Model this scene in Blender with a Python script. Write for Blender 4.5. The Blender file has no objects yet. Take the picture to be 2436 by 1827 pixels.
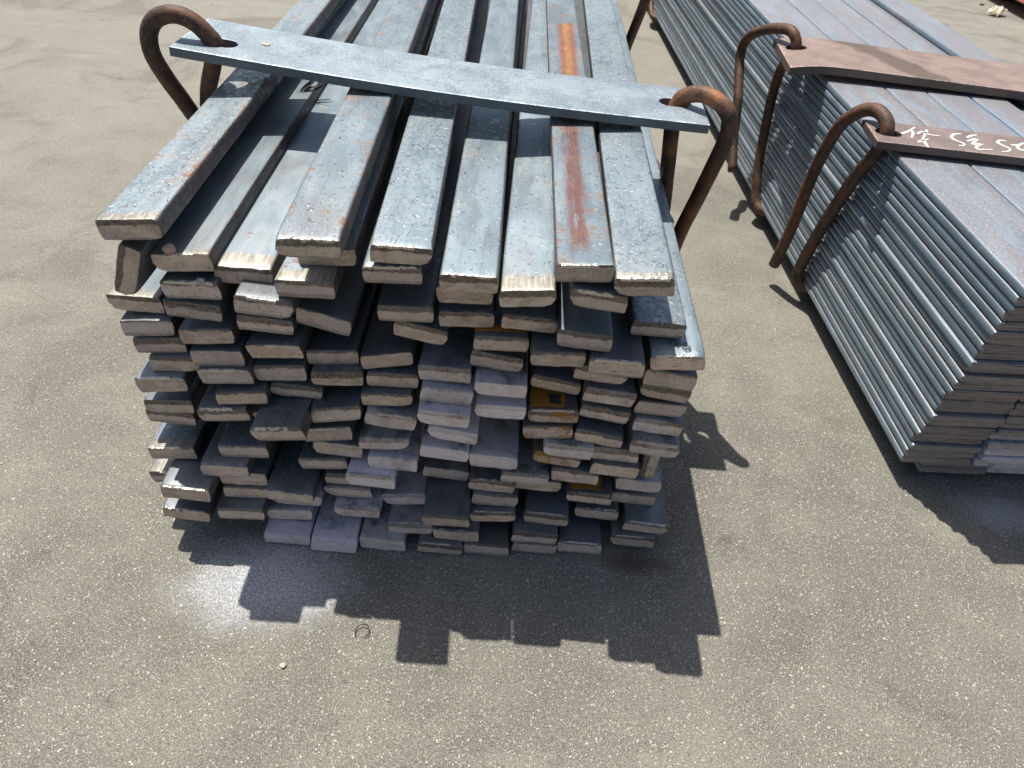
import bpy, bmesh, math, random
from mathutils import Vector, Matrix
import numpy as np

sc = bpy.context.scene
COL = sc.collection
# ------------------------------------------------------------ camera, sky, sun, exposure
BARS=[
(1,-0.6107,-0.0138,0.7550,0.0931,-0.017,1.000),(2,-0.6342,-0.0182,0.6758,1.2224,0,1.000),(3,-0.5490,0.0082,0.6850,0.0864,-0.015,1.000),(4,-0.4543,0.0213,0.6606,-0.0096,-0.015,1.000),
(5,-0.3385,-0.0154,0.6679,0.0205,0,1.000),(6,-0.3069,-0.0710,0.7821,0.0368,-0.028,1.000),(7,-0.3086,0.0322,0.7057,0.0430,-0.028,1.000),(8,-0.1733,-0.0190,0.7520,-0.0064,-0.028,0.981),
(9,-0.1885,-0.0183,0.7118,0.0434,-0.02,0.985),(10,-0.0609,-0.0340,0.7176,0.0107,-0.011,0.961),(11,-0.0692,0.0054,0.6673,0.0237,-0.008,0.970),(12,0.0377,-0.0268,0.6935,0.1246,0.013,0.950),
(13,0.1238,-0.0423,0.7605,0.0712,-0.012,0.930),(14,0.2181,-0.0628,0.7574,0.0934,0.007,0.930),(15,0.1521,-0.0521,0.7163,-0.0864,0,0.938),(16,0.2768,0.0155,0.6217,0.0002,0.005,0.959),
(17,0.3152,-0.0228,0.5793,0.0953,0.006,0.967),(18,-0.6845,0.0601,0.5519,-0.0062,0,1.000),(19,-0.5429,0.0011,0.6353,0.0359,0,1.000),(20,-0.5549,0.0135,0.5836,-0.0593,0,1.000),
(21,-0.4105,-0.0256,0.6314,-0.0574,0,1.000),(22,-0.4289,0.0138,0.5635,-0.0391,0,1.000),(23,-0.3231,0.0199,0.5753,-0.2547,0,1.000),(24,-0.1729,0.0106,0.6146,0.0392,0,0.988),
(25,-0.1478,0.0189,0.5682,-0.2100,0,0.988),(26,-0.0652,0.0121,0.6135,0.0706,0,0.976),(27,0.0463,0.0004,0.6229,-0.0301,0,0.963),(28,0.1426,-0.0371,0.6233,-0.0771,0,0.958),
(29,-0.0003,-0.0047,0.5766,0.0361,0,0.974),(30,-0.0058,0.0175,0.5167,-0.1378,0,0.983),(31,0.1011,-0.0363,0.5775,0.0783,0,0.967),(32,0.2044,-0.0490,0.5779,-0.0053,0,0.967),
(33,0.1870,-0.0070,0.5245,-0.0972,0,0.976),(34,0.1130,0.0463,0.4490,-0.1660,0,0.987),(35,-0.6648,0.0421,0.5113,0.0875,0,1.000),(36,-0.5421,0.0147,0.5244,0.1012,0,1.000),
(37,-0.6564,0.0496,0.4661,0.1126,0,1.000),(38,-0.5300,0.0104,0.4776,0.0964,0,1.000),(39,-0.6291,0.0366,0.4327,0.1079,0,1.000),(40,-0.5176,-0.0002,0.4422,0.0870,0,1.000),
(41,-0.4176,0.0074,0.5087,0.0995,0,1.000),(42,-0.3187,0.0352,0.4813,0.0990,0,1.000),(43,-0.2136,0.0256,0.4925,0.2091,0,0.997),(44,-0.4179,0.0156,0.4477,0.1002,0,1.000),
(45,-0.3090,0.0156,0.4453,0.0834,0,1.000),(46,-0.2035,0.0205,0.4487,0.0343,0,0.997),(47,-0.6572,0.0170,0.3928,0.1214,0,1.000),(48,-0.6642,0.0299,0.3214,0.0877,0,1.000),
(49,-0.6755,0.0434,0.2772,-0.0328,0,1.000),(50,-0.4933,-0.0060,0.3959,0.1195,0,1.000),(51,-0.3918,0.0162,0.4051,-0.0491,0,1.000),(52,-0.5344,-0.0117,0.3508,0.1225,0,1.000),
(53,-0.4504,0.0463,0.3089,0.3495,0,1.000),(54,-0.3120,-0.0078,0.3724,0.1958,0,1.000),(55,-0.2132,0.0059,0.4097,0.0653,0,0.999),(56,-0.2058,-0.0073,0.3658,-0.0880,0,1.000),
(57,-0.1024,0.0132,0.4804,-0.0167,0,0.991),(58,-0.0964,-0.0040,0.4407,-0.0457,0,0.994),(59,-0.0997,-0.0284,0.4022,-0.0489,0,0.997),(60,-0.0830,-0.0038,0.3362,-0.1322,0,1.000),
(61,0.0054,-0.0069,0.4700,0.0030,0,0.988),(62,0.0081,0.0041,0.4019,0.0310,0,0.995),(63,0.1131,0.0123,0.3951,0.0709,0,0.995),(64,0.1071,0.0093,0.3522,0.0927,0,1.000),
(65,0.2168,0.0180,0.4512,-0.0848,0,0.987),(66,0.2146,0.0190,0.4052,-0.1509,0,0.993),(67,0.2108,0.0091,0.3456,-0.1517,0,1.000),(68,0.3144,-0.0094,0.5279,-0.0987,0,0.975),
(69,0.3224,0.0258,0.4653,-0.1349,0,0.985),(70,0.3228,0.0292,0.4201,-0.0590,0,0.991),(71,0.3262,0.0243,0.3767,-0.1000,0,0.997),(72,0.3245,-0.0001,0.3370,-0.1112,0,1.000),
(73,-0.6754,0.0086,0.2043,0.0944,0,1.000),(74,-0.5151,-0.0049,0.2420,0.0695,0,1.000),(75,-0.4120,-0.0627,0.3607,0.1224,0,1.000),(76,-0.3338,-0.0071,0.3150,0.1766,0,1.000),
(77,-0.3196,0.0012,0.2647,-0.0625,0,1.000),(78,-0.2216,-0.0081,0.3008,0.0639,0,1.000),(79,-0.2051,-0.0109,0.2462,-0.0397,0,1.000),(80,-0.0990,-0.0002,0.2768,-0.0761,0,1.000),
(81,0.0030,-0.0004,0.2654,-0.0428,0,1.000),(82,-0.6903,0.0089,0.1272,0.0590,0,1.000),(83,-0.5539,-0.0275,0.2031,0.0549,0,1.000),(84,-0.5248,-0.0149,0.1680,0.0412,0,1.000),
(85,-0.5205,-0.0210,0.1322,0.0412,0,1.000),(86,-0.6296,-0.0641,0.1656,-0.0481,0,1.000),(87,-0.4205,-0.0451,0.1575,-0.0432,0,1.000),(88,-0.4128,-0.0202,0.1198,-0.0094,0,1.000),
(89,-0.6467,-0.0585,0.0874,-0.0702,0,1.000),(90,-0.5302,-0.0514,0.0947,0.0626,0,1.000),(91,-0.4387,-0.0180,0.0641,0.0574,0,1.000),(92,-0.3517,-0.0046,0.2231,0.0941,0,1.000),
(93,-0.3057,0.0051,0.1682,0.0211,0,1.000),(94,-0.2487,-0.0318,0.2117,-0.0664,0,1.000),(95,-0.3077,0.0015,0.1315,0.0077,0,1.000),(96,-0.1000,0.0531,0.1575,-0.0725,0,1.000),
(97,-0.1878,0.0217,0.0971,0.1303,0,1.000),(98,-0.2885,-0.0151,0.0867,0.0235,0,1.000),(99,-0.1679,-0.0275,0.0593,0.0443,0,1.000),(100,-0.0891,-0.0467,0.1161,0.0488,0,1.000),
(101,-0.0671,-0.0362,0.0580,-0.0159,0,1.000),(102,-0.4393,-0.0553,0.0221,-0.0379,0,1.000),(103,-0.3349,-0.0627,0.0208,0.0112,0,1.000),(104,-0.2292,-0.0483,0.0215,-0.0258,0,1.000),
(105,-0.1004,-0.0500,0.0222,-0.0405,0,1.000),(106,0.0020,-0.0422,0.0207,-0.0087,0,1.000),(107,0.1338,0.0156,0.2707,-0.1011,0,1.000),(108,0.1527,-0.0011,0.3131,-0.0512,0,1.000),
(109,0.2514,0.0143,0.2978,-0.0542,0,1.000),(110,0.2557,0.0027,0.2614,-0.0574,0,1.000),(111,0.3331,0.0341,0.2664,1.5540,0,1.000),(112,0.0717,0.0060,0.2141,-0.0142,0,1.000),
(113,0.1770,0.0082,0.2299,-0.0575,0,1.000),(114,0.1039,0.0239,0.1754,-0.0491,0,1.000),(115,0.0039,0.0147,0.1729,-0.0251,0,1.000),(116,0.0128,0.0052,0.1365,-0.0222,0,1.000),
(117,0.0114,-0.0087,0.0965,0.0604,0,1.000),(118,0.1297,-0.0008,0.0940,-0.0589,0,1.000),(119,0.2186,0.0167,0.1540,-0.0538,0,1.000),(120,0.2456,0.0328,0.0838,-0.0589,0,1.000),
(121,0.3249,0.0404,0.1801,-0.0482,0,1.000),(122,0.3265,0.0594,0.1150,-0.0619,0,1.000),(123,0.3561,0.0086,0.0755,-0.0944,0,1.000),(124,0.3330,-0.0011,0.0374,-0.0107,0,1.000),
(125,0.2135,-0.0172,0.0210,-0.0145,0,1.000),(126,0.1077,-0.0274,0.0572,-0.0187,0,1.000),(127,0.1104,-0.0285,0.0211,-0.0178,0,1.000)]
CAM_LOC=(-0.000000,-1.050519,1.385761)
CAM_ROT=[[0.9967292, -0.0786212, -0.0187001], [0.0372237, 0.652028, -0.7572806], [0.0717313, 0.7541076, 0.6528219]]
CAM_LENS=25.9273

cam_d = bpy.data.cameras.new('camera'); cam = bpy.data.objects.new('camera', cam_d); COL.objects.link(cam)
cam_d.sensor_width = 36.0; cam_d.lens = CAM_LENS
cam_d.clip_start = 0.05; cam_d.clip_end = 500
cam.matrix_world = Matrix.Translation(CAM_LOC) @ Matrix(CAM_ROT).to_4x4()
cam_d.dof.use_dof = True; cam_d.dof.focus_distance = 1.62; cam_d.dof.aperture_fstop = 7.0
sc.camera = cam

SUN_TO = Vector((0.253, -0.300, -1.0)).normalized()        # way the light travels
elev = math.asin(-SUN_TO.z); azim = math.atan2(-SUN_TO.x, -SUN_TO.y)
world = bpy.data.worlds.new('World'); sc.world = world; world.use_nodes = True
wn = world.node_tree.nodes; wl = world.node_tree.links
bg = wn['Background']; sky = wn.new('ShaderNodeTexSky'); sky.sky_type = 'NISHITA'
sky.sun_disc = False; sky.sun_elevation = elev; sky.sun_rotation = azim
sky.altitude = 20; sky.air_density = 1.0; sky.dust_density = 2.6; sky.ozone_density = 1.0
wl.new(sky.outputs[0], bg.inputs[0]); bg.inputs[1].default_value = 0.082
sd = bpy.data.lights.new('sun', 'SUN'); sd.energy = 4.4; sd.angle = math.radians(0.53); sd.color = (1.0, 0.955, 0.88)
sun = bpy.data.objects.new('sun', sd); COL.objects.link(sun)
sun.rotation_euler = SUN_TO.to_track_quat('-Z', 'Y').to_euler(); sun.location = (-2, 2, 8)
sc.view_settings.view_transform = 'Standard'; sc.view_settings.look = 'None'
sc.view_settings.gamma = 1.0; sc.view_settings.use_curve_mapping = False
sc.view_settings.exposure = 0.40
sc.render.engine = 'CYCLES'
sc.cycles.max_bounces = 6; sc.cycles.diffuse_bounces = 4; sc.cycles.glossy_bounces = 3

# ------------------------------------------------------------ node helpers
class NT:
    def __init__(s, name):
        s.m = bpy.data.materials.new(name); s.m.use_nodes = True
        s.t = s.m.node_tree; s.n = s.t.nodes; s.l = s.t.links; s.p = s.n['Principled BSDF']
    def put(s, sock, v):
        if hasattr(v, 'is_output'): s.l.new(v, sock)
        elif isinstance(v, (tuple, list)) and len(v) == 3 and sock.type == 'RGBA': sock.default_value = (*v, 1)
        else: sock.default_value = v
    def tc(s, which='Object'): 
        return s.n.new('ShaderNodeTexCoord').outputs[which]
    def geo(s, which='Position'): return s.n.new('ShaderNodeNewGeometry').outputs[which]
    def info(s, which): return s.n.new('ShaderNodeObjectInfo').outputs[which]
    def math(s, op, a, b=0.0, c=0.0, clamp=False):
        q = s.n.new('ShaderNodeMath'); q.operation = op; q.use_clamp = clamp
        s.put(q.inputs[0], a); s.put(q.inputs[1], b); s.put(q.inputs[2], c); return q.outputs[0]
    def vmath(s, op, a, b=(0, 0, 0)):
        q = s.n.new('ShaderNodeVectorMath'); q.operation = op
        s.put(q.inputs[0], a)
        if op == 'SCALE': s.put(q.inputs[3], b)
        else: s.put(q.inputs[1], b)
        return q.outputs['Value'] if op in ('LENGTH', 'DISTANCE', 'DOT_PRODUCT') else q.outputs[0]
    def sep(s, v):
        q = s.n.new('ShaderNodeSeparateXYZ'); s.put(q.inputs[0], v); return q.outputs
    def sepc(s, v):
        q = s.n.new('ShaderNodeSeparateColor'); s.put(q.inputs[0], v); return q.outputs
    def noise(s, v, scale, detail=3.0, rough=.55, dist=0.0):
        q = s.n.new('ShaderNodeTexNoise'); s.put(q.inputs['Vector'], v); q.inputs['Scale'].default_value = scale
        q.inputs['Detail'].default_value = detail; q.inputs['Roughness'].default_value = rough; q.inputs['Distortion'].default_value = dist
        return q.outputs[0]
    def attr(s, name):
        q = s.n.new('ShaderNodeAttribute'); q.attribute_type = 'OBJECT'; q.attribute_name = name; return q.outputs['Fac']
    def vor(s, v, scale, feat='F1', out='Distance', rand=1.0):
        q = s.n.new('ShaderNodeTexVoronoi'); q.feature = feat; s.put(q.inputs['Vector'], v)
        q.inputs['Scale'].default_value = scale; q.inputs['Randomness'].default_value = rand
        return q.outputs[out]
    def step(s, x, a, b, lo=0.0, hi=1.0):
        q = s.n.new('ShaderNodeMapRange'); q.interpolation_type = 'SMOOTHSTEP'
        s.put(q.inputs[0], x); s.put(q.inputs[1], a); s.put(q.inputs[2], b); s.put(q.inputs[3], lo); s.put(q.inputs[4], hi)
        return q.outputs[0]
    def mix(s, f, a, b, mode='MIX'):
        q = s.n.new('ShaderNodeMix'); q.data_type = 'RGBA'; q.blend_type = mode; q.clamp_factor = True
        s.put(q.inputs[0], f); s.put(q.inputs[6], a); s.put(q.inputs[7], b); return q.outputs[2]
    def mixf(s, f, a, b):
        q = s.n.new('ShaderNodeMix'); q.data_type = 'FLOAT'
        s.put(q.inputs[0], f); s.put(q.inputs[2], a); s.put(q.inputs[3], b); return q.outputs[0]
    def bump(s, h, strength, dist, prev=None):
        q = s.n.new('ShaderNodeBump'); s.put(q.inputs['Strength'], strength); s.put(q.inputs['Distance'], dist)
        s.put(q.inputs['Height'], h)
        if prev is not None: s.put(q.inputs['Normal'], prev)
        return q.outputs[0]
    def out(s, col, rough, metal=0.0, nrm=None, spec=None):
        s.put(s.p.inputs['Base Color'], col); s.put(s.p.inputs['Roughness'], rough); s.put(s.p.inputs['Metallic'], metal)
        if nrm is not None: s.put(s.p.inputs['Normal'], nrm)
        if spec is not None: s.p.inputs['Specular IOR Level'].default_value = spec
        return s.m

# ------------------------------------------------------------ materials
def rust_col(t, v, s=1.0):
    a = t.noise(v, 34*s, 6, .65); b = t.noise(v, 210*s, 3)
    c = t.mix(t.step(a, .40, .66), (.042, .027, .020), (.140, .066, .036))
    c = t.mix(t.step(b, .52, .75, 0, .7), c, (.24, .115, .055))
    return c, a, b

def mat_ground():
    t = NT('concrete_yard'); P = t.geo(); x, y, z = t.sep(P)[:3]
    big = t.noise(P, .9, 4, .55, .4); mid = t.noise(P, 5.5, 5, .6, .3); fine = t.noise(P, 320, 2, .6); grit = t.noise(P, 90, 4, .7)
    dust = t.step(t.math('ADD', y, t.math('MULTIPLY', t.math('SUBTRACT', big, .5), 2.4)), -.3, 2.6)
    base = t.mix(t.step(mid, .32, .70), (.094, .090, .078), (.174, .165, .139))
    base = t.mix(t.step(big, .35, .68, 0, .55), base, (.250, .238, .194))
    base = t.mix(t.math('MULTIPLY', dust, .75), base, t.mix(mid, (.252, .243, .208), (.340, .327, .281)))
    base = t.mix(t.step(t.noise(P, 1.7, 5, .65, .8), .47, .66, 0, .80), base, (.125, .119, .104))
    wis = t.noise(t.vmath('MULTIPLY', P, (.35, 1.3, 1)), 2.2, 5, .6, 1.2)       # faint sweeping and tyre smears
    base = t.mix(t.step(wis, .55, .70, 0, .42), base, (.118, .110, .094)); base = t.mix(t.step(wis, .42, .30, 0, .35), base, (.37, .345, .285))
    # sandy grain and the paler stone chips showing at the worn surface
    base = t.mix(t.step(fine, .40, .74, 0, .75), base, (.36, .335, .275))
    base = t.mix(t.step(fine, .47, .30, 0, .65), base, (.060, .055, .050))
    base = t.mix(t.step(grit, .46, .34, 0, .5), base, (.075, .068, .06))
    W = t.vmath('ADD', P, t.vmath('SCALE', t.mix(1.0, (0, 0, 0), t.noise_col(P, 210)), .0065))
    chips = None
    hs = None
    for sc_, th, off, r0 in ((340, .75, 0., .42), (210, .87, 3.1, .40), (125, .970, 7.7, .32), (66, .995, 5.3, .26)):
        v = t.vmath('ADD', W, (off, off*1.7, 0)); d = t.vor(v, sc_); rnd = t.sepc(t.vor(v, sc_, out='Color'))
        m = t.math('MULTIPLY', t.step(d, r0, r0-.13), t.math('GREATER_THAN', rnd[0], th))
        fade = t.math('MULTIPLY', m, t.math('SUBTRACT', 1.0, t.math('MULTIPLY', dust, .72)))
        colr = t.mix(rnd[1], (.43, .41, .33), (.66, .64, .56))
        colr = t.mix(t.math('GREATER_THAN', rnd[2], .965), colr, (.46, .36, .20))
        base = t.mix(fade, base, colr)
        hs = m if hs is None else t.math('MAXIMUM', hs, m)
    base = t.mix(t.step(t.noise(P, 3.1, 6, .7, 1.4), .60, .74, 0, .55), base, (.080, .072, .060))      # oily blotches
    # overspray of white-blue marking paint on the ground, rust wash under the bars
    for cx, cy, rx, ry, am in ((-.46, -.155, .225, .145, 1.0), (1.30, .20, .15, .08, .7)):
        dx = t.math('DIVIDE', t.math('SUBTRACT', x, cx), rx); dy = t.math('DIVIDE', t.math('SUBTRACT', y, cy), ry)
        r = t.math('SQRT', t.math('ADD', t.math('MULTIPLY', dx, dx), t.math('MULTIPLY', dy, dy)))
        r = t.math('ADD', r, t.math('ADD', t.math('MULTIPLY', t.math('SUBTRACT', t.noise(P, 9, 5, .7), .5), .8), t.math('MULTIPLY', t.math('SUBTRACT', grit, .5), 1.1)))
        k = t.math('MULTIPLY', t.step(r, 1.05, .15), t.step(t.noise(P, 260, 4, .8), .40, .58, .05, am))
        base = t.mix(t.math('MULTIPLY', k, .9), base, (.66, .69, .75))
    for cx, cy, rx, ry in ((.33, -.03, .12, .05),):
        dx = t.math('DIVIDE', t.math('SUBTRACT', x, cx), rx); dy = t.math('DIVIDE', t.math('SUBTRACT', y, cy), ry)
        r = t.math('SQRT', t.math('ADD', t.math('MULTIPLY', dx, dx), t.math('MULTIPLY', dy, dy)))
        base = t.mix(t.math('MULTIPLY', t.step(t.math('ADD', r, t.math('MULTIPLY', mid, .6)), 1.3, .5), .7), base, (.07, .036, .028))
    h = t.math('ADD', t.math('MULTIPLY', grit, .8), t.math('ADD', t.math('MULTIPLY', fine, .45), t.math('MULTIPLY', hs, .35)))
    nb = t.bump(h, .75, .0035); nb = t.bump(mid, .35, .02, nb)
    return t.out(base, .92, 0, nb, .3)
def _nc(s, v, scale):
    q = s.n.new('ShaderNodeTexNoise'); s.put(q.inputs['Vector'], v); q.inputs['Scale'].default_value = scale; q.inputs['Detail'].default_value = 1
    return q.outputs[1]
NT.noise_col = _nc

def spray(t, P, amt):
    k = t.math('MULTIPLY', t.math('POWER', amt, .6), t.step(t.math('ADD', t.noise(P, 13, 6, .7), t.math('MULTIPLY', amt, .12)), .42, .60, .12, 1.0))
    return t.math('MULTIPLY', k, t.step(t.noise(P, 420, 2), .30, .55, .55, 1.0))

def mat_scale(name, tint=(1, 1, 1), streak=None, rustbias=0.0, side=.85, stain2=False, pink=0.0, met=.62):
    """hot rolled mill scale. object colour: r blisters, g rust, b paint dust; alpha tone"""
    t = NT(name); O = t.tc('Object'); rnd = t.info('Random'); W = t.geo()
    ch = t.sepc(t.info('Color')); al = t.info('Alpha')
    off = t.vmath('SCALE', (17.3, 41.7, 9.1), rnd)
    P = t.vmath('ADD', O, off); ox, oy, oz = t.sep(O)[:3]
    L = t.vmath('MULTIPLY', P, (1, .10, 1))
    streaks = t.noise(L, 55, 5, .6, .2); cloud = t.noise(t.vmath('MULTIPLY', P, (1, .35, 1)), 16, 5, .6, .6); fine = t.noise(P, 260, 3, .6)
    col = t.mix(t.step(cloud, .33, .68), (.222, .280, .318), (.318, .384, .420))
    col = t.mix(t.step(streaks, .54, .72, 0, .4), col, (.40, .44, .44))
    col = t.mix(t.step(streaks, .45, .30, 0, .35), col, (.13, .15, .16))
    col = t.mix(t.step(fine, .55, .75, 0, .35), col, (.40, .43, .435))
    # thin reddish bloom
    bloom = t.math('MULTIPLY', t.step(t.noise(t.vmath('MULTIPLY', P, (1, .3, 1)), 7, 5, .65, .8), .48, .70), t.math('ADD', .22, t.math('MULTIPLY', ch[1], .5)))
    col = t.mix(bloom, col, (.30, .225, .195))
    if pink:
        pb = t.step(t.noise(t.vmath('MULTIPLY', P, (1, .08, 1)), 22, 4, .6), .34, .62, .30, .92)
        col = t.mix(t.math('MULTIPLY', pb, t.step(t.sep(t.tc('Normal'))[2], .6, .9)), col, (.315, .255, .238))
        col = t.mix(t.math('MULTIPLY', t.step(t.noise(P, 300, 3, .75), .50, .64, 0, .55), t.step(t.sep(t.tc('Normal'))[2], .6, .9)), col, (.66, .63, .62))
    # peeling, blistered scale: irregular patches with a dark rim
    V = t.vmath('ADD', t.vmath('MULTIPLY', P, (1, .80, 1)), t.vmath('SCALE', t.noise_col(P, 70), .006))
    bn = t.mixf(.5, t.noise(V, 105, 1.0, .4), t.math('SUBTRACT', 1.0, t.vor(V, 80, 'SMOOTH_F1'))); bq = t.noise(P, 13, 3, .6)
    thr = t.math('SUBTRACT', .665, t.math('ADD', t.math('MULTIPLY', ch[0], .15), t.math('MULTIPLY', t.math('SUBTRACT', bq, .5), .16)))
    on = t.step(ch[0], 0.0, .12)
    flake = t.math('MULTIPLY', on, t.step(bn, thr, t.math('ADD', thr, .022)))
    rim = t.math('MULTIPLY', on, t.math('MULTIPLY', t.step(bn, t.math('SUBTRACT', thr, .035), t.math('SUBTRACT', thr, .006)), t.step(bn, t.math('ADD', thr, .022), t.math('ADD', thr, .004))))
    col = t.mix(t.math('MULTIPLY', flake, .50), col, t.mix(t.noise(P, 150, 3), (.36, .43, .445), (.60, .66, .66)))
    col = t.mix(t.math('MULTIPLY', rim, t.step(t.noise(P, 60, 2), .46, .60, .0, .75)), col, (.07, .08, .09))
    # dried droplets: rings
    d1 = t.vor(P, 26); c1 = t.sepc(t.vor(P, 26, out='Color'))
    rad = t.math('ADD', .06, t.math('MULTIPLY', c1[1], .14))
    ring = t.math('MULTIPLY', t.math('GREATER_THAN', c1[0], .78), t.step(t.math('ABSOLUTE', t.math('SUBTRACT', d1, rad)), .035, .012))
    col = t.mix(t.math('MULTIPLY', ring, .5), col, (.14, .16, .18))
    # rust on arrises and where asked
    edge = t.step(t.math('ABSOLUTE', ox), .036, .052)
    rn = t.noise(P, 21, 6, .7); rf = t.noise(P, 120, 4, .7)
    rsum = t.math('ADD', t.math('ADD', t.math('MULTIPLY', rn, .7), t.math('MULTIPLY', rf, .3)), t.math('ADD', t.math('MULTIPLY', ch[1], .34), t.math('ADD', rustbias, t.math('MULTIPLY', edge, .075))))
    rmask = t.step(rsum, .60, .74)
    rcol = t.mix(t.noise(P, 60, 4), (.13, .060, .035), (.36, .165, .062))
    rcol = t.mix(t.step(ch[1], .55, .8), rcol, t.mix(t.noise(P, 90, 4), (.36, .15, .030), (.52, .26, .050)))
    col = t.mix(t.math('MULTIPLY', rmask, .85), col, rcol)
    # scale knocked off beside the shear cut
    en = t.math('ADD', oy, t.math('MULTIPLY', t.math('SUBTRACT', t.noise(t.vmath('MULTIPLY', P, (1, .5, 1)), 40, 5, .75), .5), .040))
    wid = t.attr('bare')
    bare = t.step(t.math('SUBTRACT', en, wid), .008, -.008)
    brush = t.noise(t.vmath('MULTIPLY', P, (1, .06, 1)), 230, 3, .6)
    bcol = t.mix(t.step(brush, .35, .65), (.27, .245, .20), (.50, .45, .365))
    col = t.mix(t.math('MULTIPLY', bare, .85), col, bcol)
    rough = t.math('ADD', .40, t.math('MULTIPLY', cloud, .20))
    if streak:
        cx, half, sc_col, y0, y1 = streak
        w = t.math('ABSOLUTE', t.math('SUBTRACT', t.math('ADD', ox, t.math('MULTIPLY', t.math('SUBTRACT', t.noise(L, 24, 4), .5), .02)), cx))
        yw = t.math('MULTIPLY', t.step(oy, y0, y0+.06), t.step(oy, y1+.03, y1))
        k = t.math('MULTIPLY', t.math('MULTIPLY', t.step(w, half, half*.35), yw), t.step(t.noise(L, 90, 5, .7), .30, .55))
        col = t.mix(t.math('MULTIPLY', k, .85), col, sc_col)
    shade_tint = t.math('MULTIPLY', t.attr('shade_tint'), t.step(t.noise(t.vmath('MULTIPLY', P, (1, .4, 1)), 15, 5, .65), .22, .62, .45, 1.0))    # shade over the lower bars, put into their colour as brown
    col = t.mix(t.math('MULTIPLY', shade_tint, .82), col, t.mix(streaks, (.060, .052, .049), (.125, .108, .100)))
    nx = t.math('ABSOLUTE', t.sep(t.tc('Normal'))[0])     # side faces toned browner and darker
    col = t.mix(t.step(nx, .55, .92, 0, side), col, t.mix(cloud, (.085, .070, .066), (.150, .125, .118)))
    if stain2:
        w2 = t.math('ABSOLUTE', t.math('SUBTRACT', t.math('ADD', ox, t.math('MULTIPLY', t.math('SUBTRACT', t.noise(L, 40, 4), .5), .012)), .006))
        y2 = t.math('MULTIPLY', t.step(oy, .86, .90), t.step(t.math('ADD', oy, t.math('MULTIPLY', t.noise(P, 60, 3), .05)), 1.38, 1.35))
        k2 = t.math('MULTIPLY', y2, t.step(t.noise(L, 70, 5, .7), .22, .48, .35, 1))
        col = t.mix(t.math('MULTIPLY', k2, t.step(w2, .030, .014, 0, .85)), col, (.40, .12, .045))
        col = t.mix(t.math('MULTIPLY', k2, t.step(w2, .014, .002, 0, .65)), col, (.55, .30, .10))
    sp = spray(t, W, ch[2])
    col = t.mix(t.math('MULTIPLY', sp, .95), col, (.88, .80, .83))
    col = t.mix(1.0, col, (*tint, 1)[:3], 'MULTIPLY')
    tone = t.math('ADD', .70, t.math('MULTIPLY', al, .32))
    cc = t.n.new('ShaderNodeCombineColor'); [t.put(cc.inputs[i], tone) for i in range(3)]
    col = t.mix(1.0, col, cc.outputs[0], 'MULTIPLY')
    keep = t.math('MULTIPLY', t.math('SUBTRACT', 1.0, rmask), t.math('SUBTRACT', 1.0, sp, clamp=True))
    rough = t.mixf(t.math('MULTIPLY', flake, .5), rough, .30)
    h = t.math('ADD', t.math('MULTIPLY', flake, .8), t.math('ADD', t.math('MULTIPLY', fine, .06 if pink else .30), t.math('MULTIPLY', t.math('MULTIPLY', rf, rmask), .8)))
    nb = t.bump(h, .55, .0016); nb = t.bump(cloud, .25, .004, nb); nb = t.bump(t.math('MULTIPLY', ring, 1.0), .4, .001, nb)
    return t.out(col, t.mixf(keep, .82, rough), t.math('MULTIPLY', keep, t.math('MULTIPLY', met, t.math('SUBTRACT', 1.0, t.math('MULTIPLY', shade_tint, .55)))), nb)

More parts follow.
